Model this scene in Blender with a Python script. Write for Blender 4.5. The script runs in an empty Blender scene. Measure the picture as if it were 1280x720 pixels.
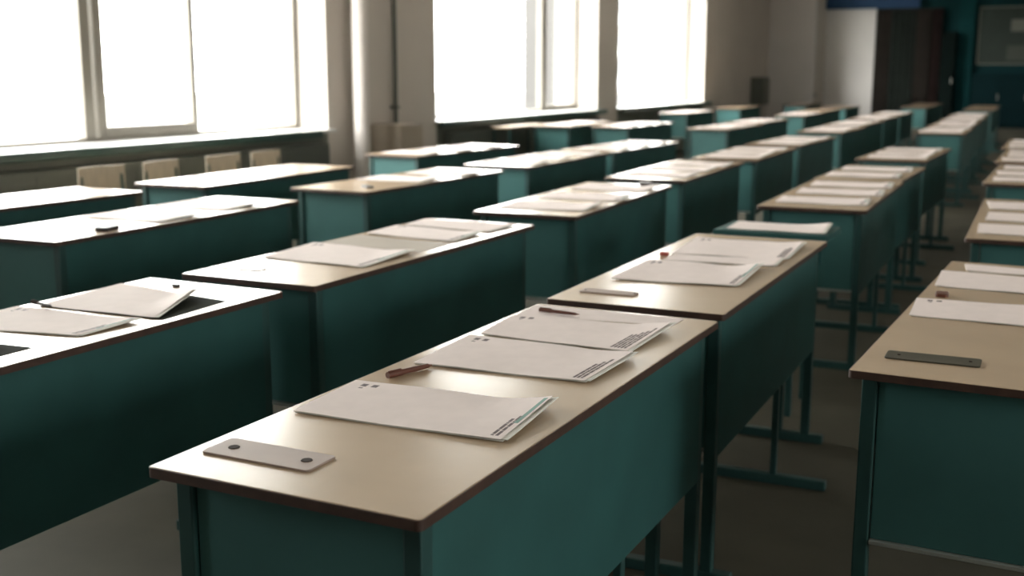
import bpy, bmesh, math, random
from mathutils import Vector
random.seed(7)
U = 0.6                       # metres per layout unit (height of the eye above the desk tops)
EYE = 1.35
TOP = 0.75
PI = math.pi
C = bpy.context.scene.collection

# ------------------------------------------------------------------ materials
def mat(name, col, rough=0.5, metal=0.0, spec=0.5, var=0.0, scale=8.0, bump=0.0, coat=0.0, col2=None, stretch=None):
    m = bpy.data.materials.new(name); m.use_nodes = True
    nt = m.node_tree; b = nt.nodes['Principled BSDF']
    b.inputs['Base Color'].default_value = (*col, 1)
    b.inputs['Roughness'].default_value = rough
    b.inputs['Metallic'].default_value = metal
    b.inputs['Specular IOR Level'].default_value = spec
    b.inputs['Coat Weight'].default_value = coat
    b.inputs['Coat Roughness'].default_value = 0.15
    if var or bump or col2:
        tc = nt.nodes.new('ShaderNodeTexCoord')
        mp = nt.nodes.new('ShaderNodeMapping')
        if stretch: mp.inputs['Scale'].default_value = stretch
        n = nt.nodes.new('ShaderNodeTexNoise'); n.inputs['Scale'].default_value = scale
        n.inputs['Detail'].default_value = 5
        nt.links.new(tc.outputs['Object'], mp.inputs['Vector']); nt.links.new(mp.outputs['Vector'], n.inputs['Vector'])
        r = nt.nodes.new('ShaderNodeValToRGB')
        c2 = col2 if col2 else tuple(c * (1 - var) for c in col)
        r.color_ramp.elements[0].color = (*c2, 1); r.color_ramp.elements[0].position = 0.35
        r.color_ramp.elements[1].color = (*[min(1, c * (1 + var * .5)) for c in col], 1); r.color_ramp.elements[1].position = 0.65
        nt.links.new(n.outputs['Fac'], r.inputs['Fac'])
        nt.links.new(r.outputs['Color'], b.inputs['Base Color'])
        if bump:
            bp = nt.nodes.new('ShaderNodeBump'); bp.inputs['Strength'].default_value = bump
            bp.inputs['Distance'].default_value = 0.004
            nt.links.new(n.outputs['Fac'], bp.inputs['Height']); nt.links.new(bp.outputs['Normal'], b.inputs['Normal'])
    return m

M = dict(
    lam=mat('beige_laminate', (.53, .395, .265), .24, var=.05, scale=5, spec=.75),
    edge=mat('brown_edge_banding', (.058, .028, .018), .6, var=.25, scale=30),
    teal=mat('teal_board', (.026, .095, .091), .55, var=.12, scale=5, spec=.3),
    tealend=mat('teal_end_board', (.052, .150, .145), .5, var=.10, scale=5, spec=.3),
    frame=mat('teal_steel_tube', (.024, .072, .068), .45, var=.1, scale=12, spec=.4),
    lip=mat('bare_steel_lip', (.45, .47, .44), .35, metal=.5, var=.1),
    paper=mat('white_paper', (.88, .78, .75), .8, var=.03, scale=20, bump=.05, spec=.2),
    page=mat('inner_page', (.80, .79, .73), .8, var=.03, scale=20, spec=.2),
    ink=mat('printed_ink', (.10, .065, .07), .7),
    green_ink=mat('green_print', (.16, .30, .26), .7),
    under=mat('shaded_back_cover', (.03, .035, .028), .95, spec=.05),  # near-black stands in for the shade under lifted pages
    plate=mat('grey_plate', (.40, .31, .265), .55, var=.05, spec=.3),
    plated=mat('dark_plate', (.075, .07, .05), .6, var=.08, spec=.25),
    screw=mat('dark_screw', (.04, .03, .025), .8, spec=.1),
    brown=mat('brown_plastic', (.13, .045, .028), .35),
    red=mat('red_plastic', (.45, .09, .07), .4),
    black=mat('black_plastic', (.025, .02, .018), .4),
    floor=mat('worn_concrete_floor', (.078, .073, .053), .75, var=.22, scale=1.8, bump=.1, spec=.2),
    wall=mat('cream_plaster', (.56, .51, .46), .85, var=.05, scale=1.2, bump=.1),
    dado=mat('olive_dado_paint', (.16, .165, .135), .6, var=.12, scale=2, bump=.1),
    dteal=mat('dark_teal_paint', (.006, .034, .037), .8, spec=.1, var=.12, scale=1.5),
    white=mat('white_plaster', (.72, .69, .67), .8, var=.03, scale=2),
    ceil=mat('ceiling_plaster', (.76, .73, .69), .9, var=.04, scale=1),
    wframe=mat('grey_window_frame', (.26, .235, .20), .5, var=.06, scale=6),
    sill=mat('dark_green_sill', (.035, .075, .062), .3, var=.12, scale=6),
    silltop=mat('lit_sill_top', (.62, .62, .60), .35, var=.05, scale=6),  # pale colour carries the window light falling on the sill top
    pipe=mat('cream_pipe_paint', (.70, .64, .60), .5, var=.04, scale=4),
    box=mat('beige_cabinet_paint', (.40, .34, .27), .6, var=.06, scale=4),
    wood=mat('pale_plywood', (.55, .46, .35), .5, var=.12, scale=5, stretch=(1, 8, 1)),
    blue=mat('blue_banner_cloth', (.015, .055, .13), .8, var=.1, scale=3),
    curt=mat('brown_curtain', (.055, .045, .038), .9, var=.2, scale=3),
    curt2=mat('rose_curtain', (.11, .072, .068), .9, var=.2, scale=3),
    curt3=mat('olive_curtain', (.025, .036, .03), .9, var=.2, scale=3),
    board=mat('grey_green_board', (.032, .045, .037), .9, var=.08, scale=3),
    boardp=mat('grey_notice_paper', (.07, .08, .065), .9, var=.08, scale=3),
    dark=mat('near_black_paint', (.003, .018, .021), .8, spec=.1, var=.1, scale=3),
    drk2=mat('dark_olive_paint', (.004, .009, .008), .9, spec=.1, var=.1, scale=3),
    radi=mat('grey_radiator_paint', (.085, .095, .08), .5, var=.08, scale=4),
    build=mat('pale_render', (.052, .049, .047), .9, var=.05, scale=.3),
    buildw=mat('building_glass', (.25, .25, .25), .4),
)
g = bpy.data.materials.new('window_glass'); g.use_nodes = True
nt = g.node_tree; nt.nodes.clear()
o = nt.nodes.new('ShaderNodeOutputMaterial'); mx = nt.nodes.new('ShaderNodeMixShader'); tr = nt.nodes.new('ShaderNodeBsdfTransparent')
gl = nt.nodes.new('ShaderNodeBsdfGlossy'); gl.inputs['Roughness'].default_value = 0.02
tr.inputs['Color'].default_value = (.95, .97, .96, 1); mx.inputs['Fac'].default_value = .06
nt.links.new(tr.outputs[0], mx.inputs[1]); nt.links.new(gl.outputs[0], mx.inputs[2]); nt.links.new(mx.outputs[0], o.inputs[0])
M['glass'] = g

# ------------------------------------------------------------------ mesh helpers
def bx(bm, x0, x1, y0, y1, z0, z1):
    v = [bm.verts.new(p) for p in ((x0,y0,z0),(x1,y0,z0),(x1,y1,z0),(x0,y1,z0),(x0,y0,z1),(x1,y0,z1),(x1,y1,z1),(x0,y1,z1))]
    for f in ((3,2,1,0),(4,5,6,7),(0,1,5,4),(1,2,6,5),(2,3,7,6),(3,0,4,7)):
        bm.faces.new([v[i] for i in f])
def cyl(bm, p0, p1, r, n=20, r1=None):
    p0 = Vector(p0); p1 = Vector(p1); d = (p1 - p0).normalized(); r1 = r if r1 is None else r1
    a = d.orthogonal().normalized(); b = d.cross(a)
    A = [bm.verts.new(p0 + (a*math.cos(2*PI*i/n) + b*math.sin(2*PI*i/n))*r) for i in range(n)]
    B = [bm.verts.new(p1 + (a*math.cos(2*PI*i/n) + b*math.sin(2*PI*i/n))*r1) for i in range(n)]
    for i in range(n):
        j = (i+1) % n; bm.faces.new((A[i], A[j], B[j], B[i]))
    bm.faces.new(A[::-1]); bm.faces.new(B)
def prism(bm, pts, z0, z1):
    A = [bm.verts.new((x, y, z0)) for x, y in pts]; B = [bm.verts.new((x, y, z1)) for x, y in pts]
    n = len(pts)
    for i in range(n):
        j = (i+1) % n; bm.faces.new((A[i], A[j], B[j], B[i]))
    bm.faces.new(A[::-1]); bm.faces.new(B)
def rounded(x0, x1, y0, y1, r, n=5):
    out = []
    for cx, cy, a0 in ((x1-r, y1-r, 0), (x0+r, y1-r, PI/2), (x0+r, y0+r, PI), (x1-r, y0+r, 1.5*PI)):
        for k in range(n+1):
            a = a0 + PI/2*k/n; out.append((cx + r*math.cos(a), cy + r*math.sin(a)))
    return out
def obj(name, bm, m, parent=None, bevel=0.0, smooth=False, loc=None):
    bmesh.ops.recalc_face_normals(bm, faces=bm.faces)
    me = bpy.data.meshes.new(name); bm.to_mesh(me); bm.free()
    if smooth:
        for p in me.polygons: p.use_smooth = True
    me.materials.append(m)
    o = bpy.data.objects.new(name, me); C.objects.link(o)
    if parent: o.parent = parent
    if loc: o.location = loc
    if bevel:
        md = o.modifiers.new('bevel', 'BEVEL'); md.width = bevel; md.segments = 2; md.limit_method = 'ANGLE'
    return o
def one(*boxes):
    bm = bmesh.new()
    for b in boxes: bx(bm, *b)
    return bm
def thing(name, label, cat, loc=(0,0,0), rz=0.0, group=None):
    o = bpy.data.objects.new(name, None); C.objects.link(o); o.location = loc; o.rotation_euler = (0,0,rz)
    o.empty_display_size = .1
    o['label'] = label; o['category'] = cat
    if group: o['group'] = group
    return o
def struct(name, bm, m, bevel=0.0, smooth=False):
    o = obj(name, bm, m, None, bevel, smooth); o['kind'] = 'structure'; return o
def kids(o): return [c for c in bpy.data.objects if c.parent == o]
def dup(root, loc, rz, label):
    r = root.copy(); C.objects.link(r); r.location = loc; r.rotation_euler = (0,0,rz); r['label'] = label
    for ch in kids(root):
        c = ch.copy(); C.objects.link(c); c.parent = r
        for gch in kids(ch):
            d = gch.copy(); C.objects.link(d); d.parent = c
    return r

# ------------------------------------------------------------------ the school desk
W = .823 * U
def make_desk(L, label, mid):
    t = thing('school_desk', label, 'desk', group='teal school desks standing in rows')
    hw, hl = W/2, L/2
    bm = bmesh.new(); prism(bm, rounded(-hw+.002, hw-.002, -hl+.002, hl-.002, .008), TOP-.0165, TOP)
    tp = obj('tabletop', bm, M['lam'], t, .0015)
    # edge banding: a thin strip all the way round, a little lower than the top face
    bm = bmesh.new()
    o_ = rounded(-hw, hw, -hl, hl, .010); i_ = rounded(-hw+.0025, hw-.0025, -hl+.0025, hl-.0025, .0075)
    n = len(o_)
    vs = [[bm.verts.new((x, y, z)) for x, y in ring] for ring, z in ((o_, TOP-.017), (o_, TOP-.001), (i_, TOP-.001), (i_, TOP-.017))]
    for k in range(4):
        a, b = vs[k], vs[(k+1) % 4]
        for i in range(n):
            j = (i+1) % n; bm.faces.new((a[i], a[j], b[j], b[i]))
    obj('edge_banding', bm, M['edge'], tp)
    px = hw - .022
    ly = hl - .055
    # long front panel on the right-hand side, with a folded lower lip
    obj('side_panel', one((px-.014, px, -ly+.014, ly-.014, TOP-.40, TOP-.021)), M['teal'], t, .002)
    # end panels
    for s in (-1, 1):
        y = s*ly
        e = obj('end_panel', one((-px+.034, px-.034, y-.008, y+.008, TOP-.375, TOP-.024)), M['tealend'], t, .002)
        if s < 0:
            obj('panel_lip', one((-px+.034, px-.034, y-.020, y+.010, TOP-.384, TOP-.3755)), M['lip'], e, .001)
    # book shelf inside
    obj('shelf', one((-px+.02, px-.016, -ly+.010, ly-.010, TOP-.17, TOP-.158)), M['teal'], t, .001)
    # corner legs
    for x, y in ((-(px-.016), -ly), (px-.016, -ly), (-.10, ly), (.108, ly), (px-.016, ly)):
        obj('leg', one((x-.0155, x+.0155, y-.017, y+.017, .03, TOP-.022)), M['frame'], t, .003)
    # middle leg on the right
    yl = .29*U
    if mid: obj('leg', one((px-.034, px-.0145, yl-.013, yl+.013, .03, TOP-.022)), M['frame'], t, .003)
    # feet
    for sy in (-1, 1):
        f = obj('foot', one((-.27 if sy < 0 else -.13, .275, sy*ly-.018, sy*ly+.018, .0, .032)), M['frame'], t, .004)
    if mid: f = obj('foot', one((-.15, .375, yl-.018, yl+.018, .0, .032)), M['frame'], t, .004)
    return t

ORD = ['nearest', 'second', 'third', 'fourth', 'fifth', 'sixth', 'seventh', 'eighth', 'ninth', 'tenth', 'eleventh', 'twelfth']
ROW = dict(A='rightmost row', B='second row from right', C='middle row', D='second row from windows', E='row beside the windows')
# (centre across, centre along, turn in degrees, length or None) in layout units
DESKS = dict(
 A=[(-.161,5.25,2.1,2.65),(-.15,8.84,-1.2,None),(-.28,12.82,.4,None),(-.34,15.7,.3,None),(-.42,18.4,0,None)],
 B=[(-1.657,3.324,.49,2.395),(-1.672,5.842,-.52,2.395),(-1.752,10.04,-1.3,None),(-1.80,12.28,.5,1.9),(-1.866,15.5,1.0,None),(-2.03,22.3,-1.0,None),(-2.12,25.2,0,None),(-2.2,28.2,0,None),(-2.3,31.2,.3,None),(-2.4,36.4,0,None),(-2.5,39.5,.5,None)],
 C=[(-3.596,5.687,-.12,None),(-3.575,8.74,-2.5,None),(-3.712,11.794,-2.0,None),(-3.735,14.731,-1.9,None),(-3.80,17.756,.9,None),(-3.95,21.8,0,None),(-4.05,24.8,.5,None),(-4.15,28.2,0,None),(-4.2,31.4,0,None),(-4.35,38.4,.5,None),(-4.45,41.6,0,None)],
 D=[(-3.664-.0,2.996,.7,None),(-5.875,6.192,-1.33,None),(-5.75,9.54,1.6,None),(-5.69,12.6,-.6,None),(-5.676,15.35,1.6,None),(-6.0,21.95,.5,None),(-6.1,24.85,0,None),(-6.25,29.8,0,None),(-6.4,33.0,.5,None),(-6.5,37.0,0,None)],
 E=[(-7.589,6.225,2.0,None),(-7.384,9.284,-1.76,None),(-7.50,13.49,4.5,None),(-9.10,21.75,-1.0,None),(-7.90,21.95,1.5,None),(-9.25,29.9,0,None),(-9.2,35.0,0,None),(-8.2,39.5,0,None)],
)
# the nearest desk of D stands in line with C in the photograph
ROWNAME = {('D',0): None}
protos = {}; DESK = {}
def desk_label(r, i):
    if (r, i) == ('B', 0): return 'teal school desk in the foreground, beige top with three papers and riveted plate'
    if (r, i) == ('A', 0): return 'shaded teal desk at the right edge with dark plate on beige top'
    if (r, i) == ('D', 0): return 'teal desk with glaring white top cut off by the left edge'
    if (r, i) == ('B', 1): return 'teal desk touching the far end of the foreground desk'
    if r == 'C': k = i + 1
    elif r == 'D': k = i - 1
    else: k = i
    word = ORD[k]
    if k == 0: return 'teal school desk with pale top, nearest in the ' + ROW[r]
    if r == 'C': k = i; word = ORD[k+1]
    return 'beige topped teal desk, %s from front in the %s' % (word, ROW[r])
for r, lst in DESKS.items():
    for i, (s, l, dt, L) in enumerate(lst):
        Lm = (L or 2.53) * U; lab = desk_label(r, i)
        loc = (s*U, l*U, 0); rz = -math.radians(dt)
        pk = (Lm, r in 'AB')
        if pk not in protos:
            protos[pk] = make_desk(Lm, lab, pk[1]); t = protos[pk]; t.location = loc; t.rotation_euler = (0,0,rz)
        else: t = dup(protos[pk], loc, rz, lab)
        DESK[(r, i)] = (t, loc, rz, Lm)

def on_desk(key, s, l, z=TOP):
    t, loc, rz, Lm = DESK[key]
    x, y = s*U, l*U
    return (loc[0] + x*math.cos(rz) - y*math.sin(rz), loc[1] + x*math.sin(rz) + y*math.cos(rz), z)

# ------------------------------------------------------------------ exam booklets
def sheet(bm, q, zf, th, u0=0.0, u1=1.0, v0=0.0, v1=1.0, nu=22, nv=6):
    # q: corners near-left, far-left, far-right, near-right (xy); zf(u, v) -> height of the underside
    def P(u, v):
        a = q[0].lerp(q[3], u); b = q[1].lerp(q[2], u); return a.lerp(b, v)
    lo, hi = [], []
    for i in range(nu+1):
        u = u0 + (u1-u0)*i/nu; r0, r1 = [], []
        for j in range(nv+1):
            v = v0 + (v1-v0)*j/nv; p = P(u, v); z = zf(u, v)
            r0.append(bm.verts.new((p.x, p.y, z))); r1.append(bm.verts.new((p.x, p.y, z+th)))
        lo.append(r0); hi.append(r1)
    for i in range(nu):
        for j in range(nv):
            bm.faces.new((hi[i][j], hi[i+1][j], hi[i+1][j+1], hi[i][j+1]))
            bm.faces.new((lo[i][j], lo[i][j+1], lo[i+1][j+1], lo[i+1][j]))
    for i in range(nu):
        bm.faces.new((lo[i][0], lo[i+1][0], hi[i+1][0], hi[i][0]))
        bm.faces.new((lo[i][nv], hi[i][nv], hi[i+1][nv], lo[i+1][nv]))
    for j in range(nv):
        bm.faces.new((lo[0][j], hi[0][j], hi[0][j+1], lo[0][j+1]))
        bm.faces.new((lo[nu][j], lo[nu][j+1], hi[nu][j+1], hi[nu][j]))
BG = 'exam booklets lying on the desks'
def booklet(q, label, key=None, lift=.012, text=1, lean=.5, seed=0, dark=False, detail=True, group=BG, zoff=0.0, warp=1.0):
    rnd = random.Random(seed)
    q = [Vector(p) for p in q]
    c = sum(q, Vector((0, 0)))/4
    q = [p - c for p in q]
    t = thing('exam_booklet', label, 'booklet', (0,0,0), 0, group)
    if key:
        _, loc, rz, _ = DESK[key]; t.location = on_desk(key, c.x/U, c.y/U, TOP+zoff); t.rotation_euler = (0,0,rz)
    ph = rnd.random()*6
    def curl(k, start=.72):
        def f(u, v):
            w = max(0, (u-start)/(1-start))
            return .0004 + k*.0011 + (lift*(.50+.2*k))*w**1.5*((1-lean)*.25+(.75+.25*lean)*v) + warp*.0011*(1+math.sin(u*5+ph))*v + warp*.0008*(1+math.sin(u*9+v*3+ph))
        return f
    nu = 22 if detail else 10
    bm = bmesh.new(); sheet(bm, q, (lambda u, v: .0004) if dark else curl(0), .0009, .01, 1.05 if dark else .995, nu=nu); obj('back_cover', bm, M['under'] if dark else M['page'], t, smooth=False)  # dark: flat back cover coloured as the shade beneath the pages
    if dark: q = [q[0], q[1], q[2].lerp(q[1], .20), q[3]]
    bm = bmesh.new(); sheet(bm, q, curl(1), .0012, .0, 1.012, .02, 1.0, nu=nu); obj('pages', bm, M['page'], t)
    bm = bmesh.new(); sheet(bm, q, curl(2), .0006, .003, .985, .0, .99, nu=nu); cv = obj('cover', bm, M['paper'], t)
    cz = curl(2)
    def mark(bm, u0, u1, v0, v1):
        sheet(bm, q, lambda u, v: cz(u, v)+.0006, .0002, u0, u1, v0, v1, 4, 4)
    if text:
        bm = bmesh.new()
        for k in range((0, 2, 3, 5)[text]):                      # lines of small print at the right end
            u = .960 - .021*k
            v = .06
            while v < (.45 + .10*text) - .05*k - rnd.uniform(0, .12):
                w = rnd.uniform(.02, .13); mark(bm, u-.014, u, v, v+w); v += w + .010
        obj('printed_text', bm, M['ink'], cv)
        bm = bmesh.new()
        for u in (.07, .125): mark(bm, u, u+.030, .84, .91)
        mark(bm, .08, .10, .78, .80)
        obj('printed_heading', bm, M['ink'], cv)
        if text == 1:
            bm = bmesh.new(); mark(bm, .955, .975, .35, .95); obj('green_stripe', bm, M['green_ink'], cv)
    return t
def Q(*p): return [(x*U, y*U) for x, y in p]
# foreground desk
B1 = ('B', 0)
booklet(Q((-.364,-.642),(-.39,-.266),(.310,-.218),(.330,-.615)), 'white exam booklet nearest the riveted plate on the foreground desk', B1, .017, 1, .35, 1)
booklet(Q((-.347,.023),(-.372,.495),(.317,.47),(.297,.057)), 'white booklet in the middle of three on the foreground desk', B1, .012, 2, .55, 2)
booklet(Q((-.350,.530),(-.385,.90),(.290,.985),(.272,.512)), 'white booklet farthest along the foreground desk, dark print at its corner', B1, .013, 3, .5, 3)
def loose(q, label, key, cat='paper', m='paper', zoff=0.0, name='paper_sheet', group='loose paper sheets on the desks', wav=.0015, seed=0):
    q = [Vector(p) for p in q]; c = sum(q, Vector((0, 0)))/4; q = [p - c for p in q]
    bm = bmesh.new(); sheet(bm, q, lambda u, v: .0003 + wav*(1+math.sin(u*4+seed))*v*.5, .0005)
    o = obj(name, bm, M[m]); o.location = on_desk(key, c.x/U, c.y/U, TOP+zoff); o.rotation_euler = (0,0,DESK[key][2])
    o['label'] = label; o['category'] = cat
    if group: o['group'] = group
    return o
loose(Q((-.39,.925),(-.395,1.15),(.27,1.165),(.27,1.02)), 'blank paper sheet under the brown pen at far end of foreground desk', B1, seed=1)
# second desk of row B
B2 = ('B', 1)
booklet(Q((-.316,-.62),(-.330,.01),(.285,.04),(.300,-.55)), 'white booklet with wavy right edge on second desk, beside the small tag', B2, .014, 1, .2, 4, warp=1.6)
booklet(Q((-.27,.06),(-.27,.275),(.335,.315),(.335,.10)), 'thin booklet squeezed between the two larger ones on the second desk', B2, .010, 0, .3, 5)
booklet(Q((-.295,.304),(-.34,.98),(.325,.95),(.345,.346)), 'thick white booklet at the far end of the second desk', B2, .014, 2, .3, 6)
# left cut-off desk
D1 = ('D', 0)
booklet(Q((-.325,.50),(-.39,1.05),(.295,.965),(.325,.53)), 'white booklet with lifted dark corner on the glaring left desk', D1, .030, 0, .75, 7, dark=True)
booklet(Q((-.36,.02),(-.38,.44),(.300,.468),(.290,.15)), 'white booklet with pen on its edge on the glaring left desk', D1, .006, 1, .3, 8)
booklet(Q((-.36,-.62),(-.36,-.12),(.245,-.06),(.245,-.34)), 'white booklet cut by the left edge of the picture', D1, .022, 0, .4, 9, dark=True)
# right desk
A1 = ('A', 0)
booklet(Q((-.375,-.30),(-.405,.10),(.30,.18),(.32,-.30)), 'white booklet with dark header marks beside the brown eraser on right desk', A1, .006, 1, .3, 10)
booklet(Q((-.38,.47),(-.41,.93),(.30,.93),(.32,.45)), 'white booklet, middle of three on the shaded right desk', A1, .008, 0, .3, 11)
booklet(Q((-.30,1.00),(-.33,1.20),(.30,1.18),(.32,.98)), 'thin booklet farthest away on the shaded right desk', A1, .014, 0, .3, 12)
# first desk of the middle row
C1 = ('C', 0)
booklet(Q((-.352,-.68),(-.42,-.10),(.300,-.15),(.325,-.72)), 'white booklet with brown edge, nearest on the second middle row desk', C1, .008, 1, .3, 13)
loose(Q((-.40,-.05),(-.37,.32),(.33,.24),(.32,-.13)), 'tan folder between two booklets on the second middle row desk', C1, 'folder', 'box', name='paper_folder', group=None, seed=2)
booklet(Q((-.36,.38),(-.39,.80),(.30,.72),(.31,.30)), 'white booklet behind the tan folder on the second middle row desk', C1, .012, 1, .3, 14)
booklet(Q((-.36,.85),(-.39,1.18),(.32,1.17),(.31,.78)), 'white booklet at the far end of the second middle row desk', C1, .008, 0, .3, 15)
# repeats farther back: two booklet kinds copied onto the other desks
bookA = booklet(Q((-.35,-.22),(-.37,.22),(.33,.22),(.35,-.22)), 'x', ('B', 2), .012, 1, .4, 20, detail=False)
bookB = booklet(Q((-.34,-.25),(-.36,.25),(.34,.22),(.33,-.22)), 'x', ('B', 2), .018, 0, .4, 21, detail=False)
rr = random.Random(3)
POS3 = ['nearest', 'middle', 'farthest']
first = [True, True]
def place_book(key, s, l, turn, label, kind):
    src = (bookA, bookB)[kind]; p = on_desk(key, s, l, TOP); rz = DESK[key][2] + turn
    if first[kind]:
        first[kind] = False; src.location = p; src.rotation_euler = (0,0,rz); src['label'] = label
    else: dup(src, p, rz, label)
SHORT = dict(A='rightmost row', B='second row from right', C='middle row', D='second row from windows', E='window row')
def fill(r, i, offs):
    k = i if r == 'D' else i + 2 if r == 'C' else i + 1
    for j, l in enumerate(offs):
        pos = POS3[j] if len(offs) == 3 else ('nearer', 'farther')[j]
        lab = 'white booklet, %s of %s on %s desk, %s' % (pos, 'three' if len(offs) == 3 else 'two', ['first','second','third','fourth','fifth','sixth','seventh','eighth','ninth','tenth','eleventh'][k-1], SHORT[r])
        place_book((r, i), rr.uniform(-.03, .03), l + rr.uniform(-.04, .04), rr.uniform(-.05, .05), lab, rr.randint(0, 1))
for r, i in (('A',1),('A',2),('A',3),('A',4),('B',2),('B',4),('B',5),('B',6),('B',7),('C',1),('C',2),('C',3),('C',4),('C',5),('C',6),('D',3),('D',4),('B',8),('C',7),('C',8),('D',5),('D',6),('D',7),('E',2),('E',3),('E',4),('E',5)):
    fill(r, i, (-.78, -.02, .75))
for r, i in (('B',3),): fill(r, i, (-.4, .4))
for r, i in (('D',1),('D',2)): fill(r, i, (-.1, .7))

# ------------------------------------------------------------------ small things on the desks
def plate(key, s, l, turn, label, m='plate', mount=True, L=.350, D=.130, name='desk_plate'):
    t = thing(name, label, 'plate', on_desk(key, s, l), DESK[key][2]+turn, 'small plates fixed near desk corners')
    bm = bmesh.new(); prism(bm, rounded(-L*U/2, L*U/2, -D*U/2, D*U/2, .008), .0002, .0034); obj('plate_body', bm, M[m], t, .0008)
    for x in (-.115, .125):
        bm = bmesh.new(); cyl(bm, (x*U, 0, .003), (x*U, 0, .0046), .0100 if mount else .004, 18, .0085 if mount else .003)
        obj('screw', bm, M['screw'], t)
    return t
plate(B1, -.185, -.985, .0, 'beige plate with two dark screws at the corner of the foreground desk')
plate(B2, -.203, -.945, .03, 'pale outlined tag at the near corner of the second desk', mount=False, L=.27, D=.085)
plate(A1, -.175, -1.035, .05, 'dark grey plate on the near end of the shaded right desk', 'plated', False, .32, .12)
plate(C1, -.22, -1.0, .05, 'faint pale plate on the near end of second middle row desk', 'lam', False, .24, .085)
def pen(key, s0, l0, s1, l1, z, label, m='brown', r=.0045, cap='screw'):
    a = Vector(on_desk(key, s0, l0, z)); b = Vector(on_desk(key, s1, l1, z))
    t = thing('pen', label, 'pen', a, math.atan2(b.y-a.y, b.x-a.x)); n = (b-a).length
    bm = bmesh.new(); cyl(bm, (0,0,r), (n*.55,0,r), r); cyl(bm, (n*.55-.0001,0,r), (n*.9,0,r), r, 20, r*.85); cyl(bm, (n*.9,0,r), (n,0,r), r*.7, 20, r*.15)
    obj('barrel', bm, M[m], t, smooth=False)
    bm = bmesh.new(); cyl(bm, (-.002,0,r), (n*.3,0,r), r*1.18); bx(bm, 0, n*.28, -.001, .001, r*2, r*2.5); obj('pen_cap', bm, M[cap], t)
pen(B1, -.322, -.175, -.262, .01, TOP+.0003, 'short brown pen lying between two booklets on the foreground desk', r=.0058, cap='brown')
pen(B1, -.318, 1.02, -.13, 1.00, TOP+.0035, 'brown pen on the blank sheet at far end of foreground desk', cap='brown')
pen(D1, -.34, .485, -.19, .455, TOP+.0085, 'black pen on the booklet edge of the glaring left desk', 'black', .0045)
def lump(key, s, l, w, d, h, turn, label, m, name, cat):
    bm = bmesh.new(); prism(bm, rounded(-w/2, w/2, -d/2, d/2, min(w, d)*.25), .0003, h)
    o = obj(name, bm, M[m], None, min(h, d)*.2); o.location = on_desk(key, s, l); o.rotation_euler = (0,0,DESK[key][2]+turn)
    o['label'] = label; o['category'] = cat
lump(B2, -.315, .235, .03, .018, .012, 0, 'small red eraser beside the stack on the second desk', 'red', 'eraser', 'eraser')
lump(A1, -.315, .235, .034, .05, .010, .1, 'small dark brown eraser between booklets on the right desk', 'brown', 'eraser', 'eraser')
lump(D1, -.12, 1.13, .024, .014, .008, 0, 'dark eraser on bare far end of the glaring left desk', 'black', 'eraser', 'eraser')
lump(('D',1), .30, -.72, .055, .10, .016, .2, 'dark pencil case at the edge of the bright left desk', 'black', 'pencil_case', 'pencil case')
lump(('D',2), .18, -.92, .10, .04, .010, -.6, 'flat black pencil case on near end of a bright window side desk', 'black', 'pencil_case', 'pencil case')
lump(('C',1), .20, 1.12, .07, .07, .022, .3, 'black pencil case at the far corner of the third middle row desk', 'black', 'pencil_case', 'pencil case')

# low green stand between the second desk and the next one
t = thing('book_stand', 'low green stand with folded paper behind the second desk', 'stand', (-1.70*U, 7.68*U, 0), 0)
obj('stand_top', one((-.235, .212, -.16, .16, .712, .737)), M['teal'], t, .002)
obj('stand_panel', one((-.20, .19, -.13, -.115, .62, .711)), M['teal'], t, .002)
for sx in (-.17, .09):
    for sy in (-.14, .14): obj('leg', one((sx-.012, sx+.012, sy-.012, sy+.012, 0, .711)), M['frame'], t, .002)
q = Q((-.32,-.17),(-.34,.22),(.30,.22),(.325,-.17))
sb = booklet(q, 'white booklet lying on the low green stand', None, .015, 0, .3, 30); sb.location = (-1.71*U, 7.68*U, .7375)
# (booklet thickness stacked: a second copy beneath would hide; one is seen)

# ------------------------------------------------------------------ chairs along the window side
def make_chair(label):
    t = thing('school_chair', label, 'chair', group='plywood chairs standing along the window wall')
    bm = bmesh.new()     # curved backrest, the chair faces +x
    n = 10
    for z0, z1 in ((.56, .76),):
        a, b = [], []
        for i in range(n+1):
            y = -.19 + .38*i/n; d = .02*(1-(y/.19)**2)
            a.append((-.20-d, y)); b.append((-.19-d, y))
        prism(bm, a + b[::-1], z0, z1)
    obj('backrest', bm, M['wood'], t, .004)
    bm = bmesh.new(); prism(bm, rounded(-.19, .19, -.19, .19, .04), .43, .443); obj('seat', bm, M['wood'], t, .003)
    for sx in (-1, 1):
        for sy in (-1, 1):
            bm = bmesh.new(); top = .43 if sx > 0 else .70
            cyl(bm, (sx*.19, sy*.175, 0), (sx*.175, sy*.165, .43), .011, 12)
            if sx < 0: cyl(bm, (-.175, sy*.165, .43), (-.20, sy*.165, top), .011, 12)
            obj('leg', bm, M['frame'], t, smooth=False)
    bm = bmesh.new()
    for sy in (-1, 1): cyl(bm, (-.18, sy*.165, .42), (.18, sy*.165, .42), .009, 10)
    cyl(bm, (-.16, -.168, .42), (-.16, .168, .42), .008, 10); cyl(bm, (.16, -.168, .42), (.16, .168, .42), .008, 10)
    obj('seat_frame', bm, M['frame'], t)
    return t
chl = [(-9.0, 10.10, .10, 'tan chair back, second from the left below the left window'),
       (-9.0, 9.15, -.05, 'tan plywood chair, leftmost of the four below the left window'),
       (-9.0, 11.15, .0, 'tan chair back, third from the left below the window'),
       (-9.0, 12.00, .05, 'tan chair back, rightmost of the four below the window')]
ch0 = make_chair(chl[0][3]); ch0.location = (chl[0][0]*U, chl[0][1]*U, 0); ch0.rotation_euler = (0,0,chl[0][2])
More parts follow.
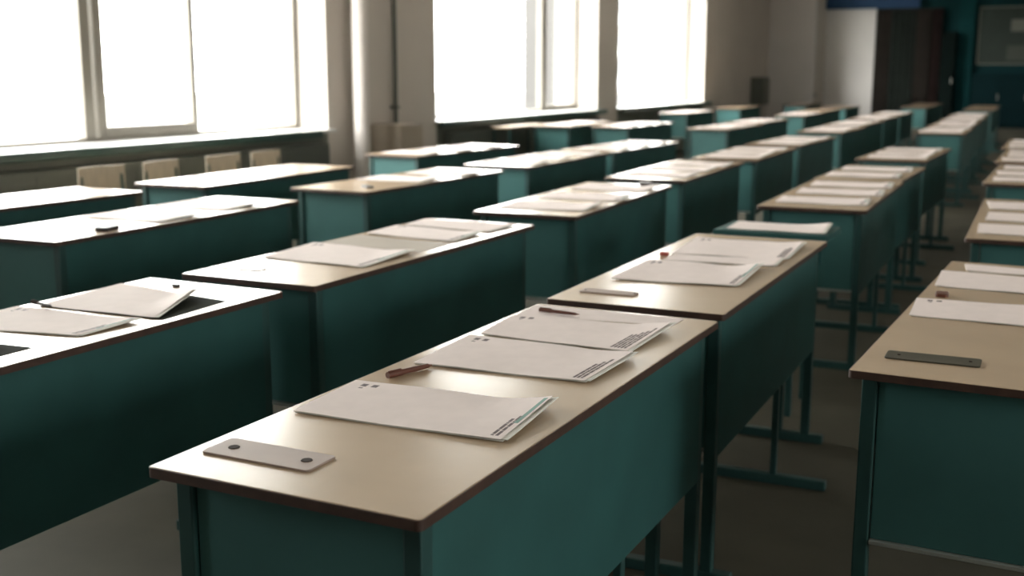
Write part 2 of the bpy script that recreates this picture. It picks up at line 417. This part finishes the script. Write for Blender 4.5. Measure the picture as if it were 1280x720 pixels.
for s, l, rz, lab in chl[1:]: dup(ch0, (s*U, l*U, 0), rz, lab)

# narrow side table beside a far window-side desk
t = thing('side_table', 'narrow tan side table left of a far window desk', 'table', (-9.80*U, 20.6*U, 0))
obj('table_top', one((-.12, .12, -.5, .5, .725, .75)), M['lam'], t, .003)
for sx in (-.1, .1):
    for sy in (-.46, .46): obj('leg', one((sx-.012, sx+.012, sy-.012, sy+.012, 0, .724)), M['frame'], t, .002)

# ------------------------------------------------------------------ the hall
GX, FX = -10.9*U, -10.3*U      # glass plane, inner face of the window wall
RX = 9.0*U
Y0, Y1 = -16*U, 54*U
CH = 3.75
SZ = .845                       # sill height
HZ = 3.35
OUT = -11.4*U
struct('floor', one((OUT, RX+.3, Y0-.3, Y1+.3, -.2, 0)), M['floor'])
struct('ceiling', one((OUT, RX+.3, Y0-.3, Y1+.3, CH, CH+.2)), M['ceil'])
RW = (.5*U, 4.5*U)  # unseen window opening, added to brighten the desk sides
struct('wall_right', one((RX, RX+.3, Y0-.3, RW[0], 0, CH), (RX, RX+.3, RW[1], Y1+.3, 0, CH), (RX, RX+.3, RW[0], RW[1], 0, 1.2), (RX, RX+.3, RW[0], RW[1], 2.6, CH)), M['white'])
w = thing('window_1', '', '', (RX+.1, sum(RW)/2, 1.2)); del w['label']; del w['category']; w['kind'] = 'structure'
hh = (RW[1]-RW[0])/2
obj('window_frame', one((-.04,.04,-hh,hh,0,.06), (-.04,.04,-hh,hh,1.34,1.4), (-.04,.04,-hh,-hh+.06,.06,1.34), (-.04,.04,hh-.06,hh,.06,1.34), (-.04,.04,-.03,.03,.06,1.34)), M['wframe'], w, .004)
obj('window_pane', one((-.004,.004,-hh+.06,hh-.06,.06,1.34)), M['glass'], w)
struct('wall_behind', one((OUT, RX, Y0-.3, Y0, 0, CH)), M['wall'])
struct('wall_back', one((-8.14*U, RX, Y1, Y1+.3, 0, CH)), M['dteal'])
struct('wall_back_white', one((OUT, -8.145*U, Y1-.02, Y1+.3, 0, CH)), M['white'])
wins = [(-1.3,0.5),(4.9,14.79),(18.17,26.0),(27.4,34.9),(46.8,51.2)]  # first and last are unseen, added to light desk ends and far wall
spans = []
prev = Y0
boxes = []
for a, b in wins:
    boxes.append((OUT, FX, prev, a*U, 0, CH)); prev = b*U
boxes.append((OUT, FX, prev, Y1, 0, CH))
struct('wall_left', one(*boxes), M['wall'])
struct('wall_left_apron', one(*[(OUT, FX, a*U, b*U, 0, SZ-.03) for a, b in wins], *[(OUT, FX, a*U, b*U, HZ, CH) for a, b in wins]), M['dado'])
for i, (a, b) in enumerate(wins):
    n = i+2; ya, yb = a*U, b*U
    w = thing('window_%d' % n, '', '', (GX, (ya+yb)/2, SZ)); del w['label']; del w['category']; w['kind'] = 'structure'
    h = (yb-ya)/2; zt = HZ-SZ
    fr = .045
    ms = []
    if n == 3: ms = [(10.44, 10.60, 0), (10.66, 10.80, 0), (12.38, 12.47, 0)]
    elif n == 4: ms = [(23.95, 24.2, 0)]
    elif n == 5: ms = [(30.9, 31.0, 0)] and []
    elif n < 3: ms = [(a+2.8, a+2.95, 0), (a+5.5, a+5.65, 0)]
    bb = [(-.04, .04, -h, h, 0, .03), (-.04, .04, -h, h, zt-.06, zt), (-.04, .04, -h, -h+.05, .03, zt-.06), (-.04, .04, h-.05, h, .03, zt-.06)]
    for y0, y1, _ in ms: bb.append((-.04, .04, y0*U-(ya+yb)/2, y1*U-(ya+yb)/2, .03, zt-.06))
    if n == 3: bb.append((-.03, .045, 10.80*U-(ya+yb)/2, 12.38*U-(ya+yb)/2, .03, .105))
    if n == 4: bb.append((-.03, .045, 24.2*U-(ya+yb)/2, h-.05, .03, .075))
    obj('window_frame', one(*bb), M['wframe'], w, .004)
    obj('window_pane', one((-.004, .004, -h+.05, h-.05, .03, zt-.06)), M['glass'], w)
    end = .10 if n != 3 else .42
    obj('window_sill', one((.041, FX-GX+.10, -h, h+.0, -.028, .0)), M['silltop'], w, .004)
    obj('sill_nosing', one((FX-GX+.1005, FX-GX+.14, -h-.1, h+(-.27 if n == 3 else .08), -.065, .002)), M['sill'], w, .012)
struct('wall_partition', one((FX, -8.65*U, 43.2*U, 43.5*U, 0, CH)), M['white'])
# radiator casing under window 3 in view
for n, (a, b) in ((3, wins[1]), (4, wins[2])):
    t = thing('radiator', 'grey radiator casing under the %s' % ('large left window' if n == 3 else 'middle window beyond the white pipe'), 'radiator', (FX, (a+b)/2*U, 0))
    h = (b-a)/2*U-.15
    obj('casing', one((.002, .12, -h, h, .10, .72), (.02, .1, -h+.1, -h+.16, 0, .10), (.02, .1, h-.16, h-.1, 0, .10)), M['radi'], t, .01)
    bm = bmesh.new()
    y = -h+.05
    while y < h-.45:
        bx(bm, .1205, .124, y, y+.42, .14, .68); y += .45
    obj('front_panels', bm, M['radi'], t)
# pipes and columns
def column(x, y, r, z1, label, m='pipe'):
    t = thing('round_column', label, 'column', (x, y, 0))
    bm = bmesh.new(); cyl(bm, (0,0,.0), (0,0,z1), r, 32); obj('shaft', bm, M[m], t, smooth=False)
    bm = bmesh.new(); cyl(bm, (0,0,0), (0,0,.05), r*1.15, 32); obj('base_collar', bm, M[m], t)
column(-9.98*U, 15.25*U, .075, CH, 'slender white column right of the large left window')
#column(-10.02*U, 25.96*U, .15, CH, 'thick pale column between the two farther windows')
t = thing('wall_pipe', 'thin grey vertical pipe in the shaded wall bay', 'pipe', (FX+.05, 16.65*U, 0))
bm = bmesh.new(); cyl(bm, (0,0,.0), (0,0,CH), .022, 16); obj('pipe_run', bm, M['radi'], t)
for z in (1.0, 2.2, 3.2):
    bm = bmesh.new(); bx(bm, -.049, .03, -.03, .03, z, z+.03); obj('bracket', bm, M['radi'], t)
t = thing('low_cabinet', 'beige low cabinet against the shaded wall between windows', 'cabinet', (-9.95*U, 16.2*U, 0))
obj('body', one((-.17, .17, -.22, .22, .06, .84)), M['box'], t, .006)
obj('cabinet_top', one((-.18, .18, -.23, .23, .841, .86)), M['box'], t, .004)
obj('plinth', one((-.15, .15, -.2, .2, 0, .059)), M['dado'], t)
d = obj('door', one((.171, .185, -.21, .21, .08, .83)), M['box'], t, .003)
bm = bmesh.new(); cyl(bm, (.186, .16, .5), (.205, .16, .5), .012, 14); obj('knob', bm, M['screw'], d)
t = thing('wall_cabinet', 'dark small cabinet on far left wall near the corner', 'cabinet', (FX, 41.2*U, 1.0))
obj('body', one((.002, .25, -.3, .3, -.3, .28)), M['radi'], t, .01)
obj('door', one((.251, .262, -.28, .28, -.28, .26)), M['dado'], t, .003)

# things on the far wall
BY = Y1
t = thing('blue_banner', 'dark blue banner across the top of the far wall', 'banner', (-8.6*U, BY-.2, 3.05))
obj('banner_cloth', one((-2.35*U, 2.3*U, -.012, .0, 0, .55)), M['blue'], t, .002)
bm = bmesh.new(); cyl(bm, (-2.4*U, -.006, .57), (2.35*U, -.006, .57), .02, 12); obj('banner_rod', bm, M['wframe'], t)
def curtain(x0, x1, m, label, z0=.05, z1=3.0, ph=0.0, y=-.12):
    n = 60; bm = bmesh.new(); top, bot = [], []
    t = thing('curtain', label, 'curtain', ((x0+x1)/2*U, BY+y, 0), 0, 'curtains hanging on the far wall')
    w = (x1-x0)*U
    A = []
    for i in range(n+1):
        x = -w/2 + w*i/n; yy = .035*math.sin(i*.85+ph) + .012*math.sin(i*2.1+ph)
        A.append((x, yy))
    B = [(x, yy+.006) for x, yy in A]
    prism(bm, A + B[::-1], z0, z1); obj('drape', bm, M[m], t, smooth=False)
    bm = bmesh.new(); cyl(bm, (-w/2, 0, z1+.02), (w/2, 0, z1+.02), .014, 10); obj('curtain_rail', bm, M['screw'], t)
curtain(-8.10, -7.45, 'curt', 'brown curtain next to the white end of the far wall')
curtain(-7.42, -6.45, 'curt3', 'dark olive curtain in the middle of the far wall', ph=1)
curtain(-6.42, -5.75, 'curt', 'brown curtain left of the rose one', ph=2)
curtain(-5.72, -5.32, 'curt2', 'rose brown narrow curtain beside the tall dark locker', ph=3)
t = thing('tall_locker', 'tall narrow black locker right of the curtains', 'locker', (-5.0*U, BY-.16, 0))
obj('body', one((-.17, .17, -.14, .14, .05, 2.42)), M['drk2'], t, .006)
obj('plinth', one((-.16, .16, -.12, .12, 0, .049)), M['dark'], t)
d = obj('door', one((-.16, .16, -.155, -.141, .07, 2.40)), M['drk2'], t, .003)
obj('handle', one((.11, .13, -.18, -.156, 1.1, 1.25)), M['lip'], d)
struct('trim_1', one((-4.68*U, -4.05*U, BY-.10, BY, 0, CH)), mat('teal_pilaster_paint', (.006, .045, .048), .8, var=.1, scale=2, spec=.1))
t = thing('notice_board', 'grey green notice board on the dark far wall', 'notice board', (-2.7*U, BY, 1.62))
obj('board_panel', one((-1.12*U, 1.4*U, -.03, -.002, 0, 1.40)), M['board'], t, .004)
obj('frame', one((-1.14*U, 1.42*U, -.04, -.002, -.03, -.001), (-1.14*U, 1.42*U, -.04, -.002, 1.401, 1.43), (-1.17*U, -1.125*U, -.04, -.002, -.03, 1.43), (1.405*U, 1.45*U, -.04, -.002, -.03, 1.43)), M['dado'], t)
obj('pinned_sheet', one((-.0*U, 1.0*U, -.034, -.0305, .08, .45)), M['boardp'], t)
obj('pinned_sheet', one((.1*U, 1.1*U, -.034, -.0305, .8, 1.1)), M['dado'], t)
t = thing('sideboard', 'long black cabinet below the notice board', 'cabinet', (-2.4*U, BY-.25, 0))
obj('body', one((-1.55*U*.98, 3.0*U, -.22, .22, .06, 1.33)), M['dark'], t, .008)
obj('cabinet_top', one((-1.58*U, 3.03*U, -.235, .235, 1.331, 1.36)), M['dark'], t, .004)
obj('plinth', one((-1.5*U, 2.95*U, -.2, .2, 0, .059)), M['dark'], t)
for k in range(4):
    x0 = (-1.5 + k*1.1)*U; d = obj('door', one((x0+.01, x0+1.08*U, -.234, -.221, .09, 1.31)), M['dark'], t, .003)
    obj('handle', one((x0+1.0*U, x0+1.03*U, -.255, -.2345, .7, .85)), M['lip'], d)

# ------------------------------------------------------------------ outside: pale block of flats seen through the middle window
t = thing('apartment_block', 'pale building outside the middle window', 'building', (-47.9, 118, -6))
obj('wall', one((-3, 3, -10, 2, 0, 30)), M['build'], t)
for k in range(5):
    f = obj('window_band', one((3.0, 3.08, -8.5, 1.5, 2.2+k*3.4, 3.6+k*3.4)), M['buildw'], t)
    obj('sill_band', one((3.0, 3.3, -8.7, 1.7, 2.0+k*3.4, 2.19+k*3.4)), M['build'], t)
obj('roof_slab', one((-3.5, 3.6, -10.5, 2.5, 30.01, 30.6)), M['build'], t)
gd = bmesh.new(); bx(gd, -300, OUT-.01, -200, 400, -6.5, -6.0)
struct('ground', gd, mat('street_ground', (.16, .16, .15), .9, var=.1, scale=.2))

# ------------------------------------------------------------------ light
wd = bpy.data.worlds.new('World'); bpy.context.scene.world = wd; wd.use_nodes = True
nt = wd.node_tree; bg = nt.nodes['Background']
tc = nt.nodes.new('ShaderNodeTexCoord'); sp = nt.nodes.new('ShaderNodeSeparateXYZ'); rp = nt.nodes.new('ShaderNodeValToRGB')
nt.links.new(tc.outputs['Generated'], sp.inputs[0]); nt.links.new(sp.outputs['Z'], rp.inputs['Fac'])
rp.color_ramp.elements[0].position = 0.0; rp.color_ramp.elements[0].color = (1, .955, .92, 1)
rp.color_ramp.elements[1].position = 1.0; rp.color_ramp.elements[1].color = (.98, .97, .96, 1)
nt.links.new(rp.outputs['Color'], bg.inputs['Color']); bg.inputs['Strength'].default_value = 7.0
for i, (a, b) in enumerate(wins + [(0, 1)]):
    if i == len(wins): a, b = RW[0]/U, RW[1]/U
    ld = bpy.data.lights.new('window_portal', 'AREA'); ld.shape = 'RECTANGLE'
    ld.size = HZ-SZ; ld.size_y = (b-a)*U; ld.cycles.is_portal = True
    lo = bpy.data.objects.new('window_portal', ld); C.objects.link(lo)
    lo.location = (GX-.06, (a+b)/2*U, (HZ+SZ)/2); lo.rotation_euler = (0, -PI/2, 0)
    if i == len(wins): ld.size = 1.4; lo.location = (RX+.16, sum(RW)/2, 1.9); lo.rotation_euler = (0, PI/2, 0)

# ------------------------------------------------------------------ camera
cd = bpy.data.cameras.new('camera'); cam = bpy.data.objects.new('camera', cd); C.objects.link(cam)
cd.sensor_width = 36; cd.lens = 1430.87/1280*36; cd.clip_end = 600; cd.clip_start = .05
cam.location = (0, 0, EYE)
from mathutils import Matrix
cam.rotation_euler = (Matrix.Rotation(.450137, 3, 'Z') @ Matrix.Rotation(PI/2-.185235, 3, 'X') @ Matrix.Rotation(.0015, 3, 'Z')).to_euler()
cd.dof.use_dof = True; cd.dof.focus_distance = 2.1; cd.dof.aperture_fstop = 3.6
sc = bpy.context.scene; sc.camera = cam
vs = sc.view_settings; vs.view_transform = 'Standard'; vs.look = 'None'; vs.gamma = 1.0; vs.use_curve_mapping = False
vs.exposure = 1.64
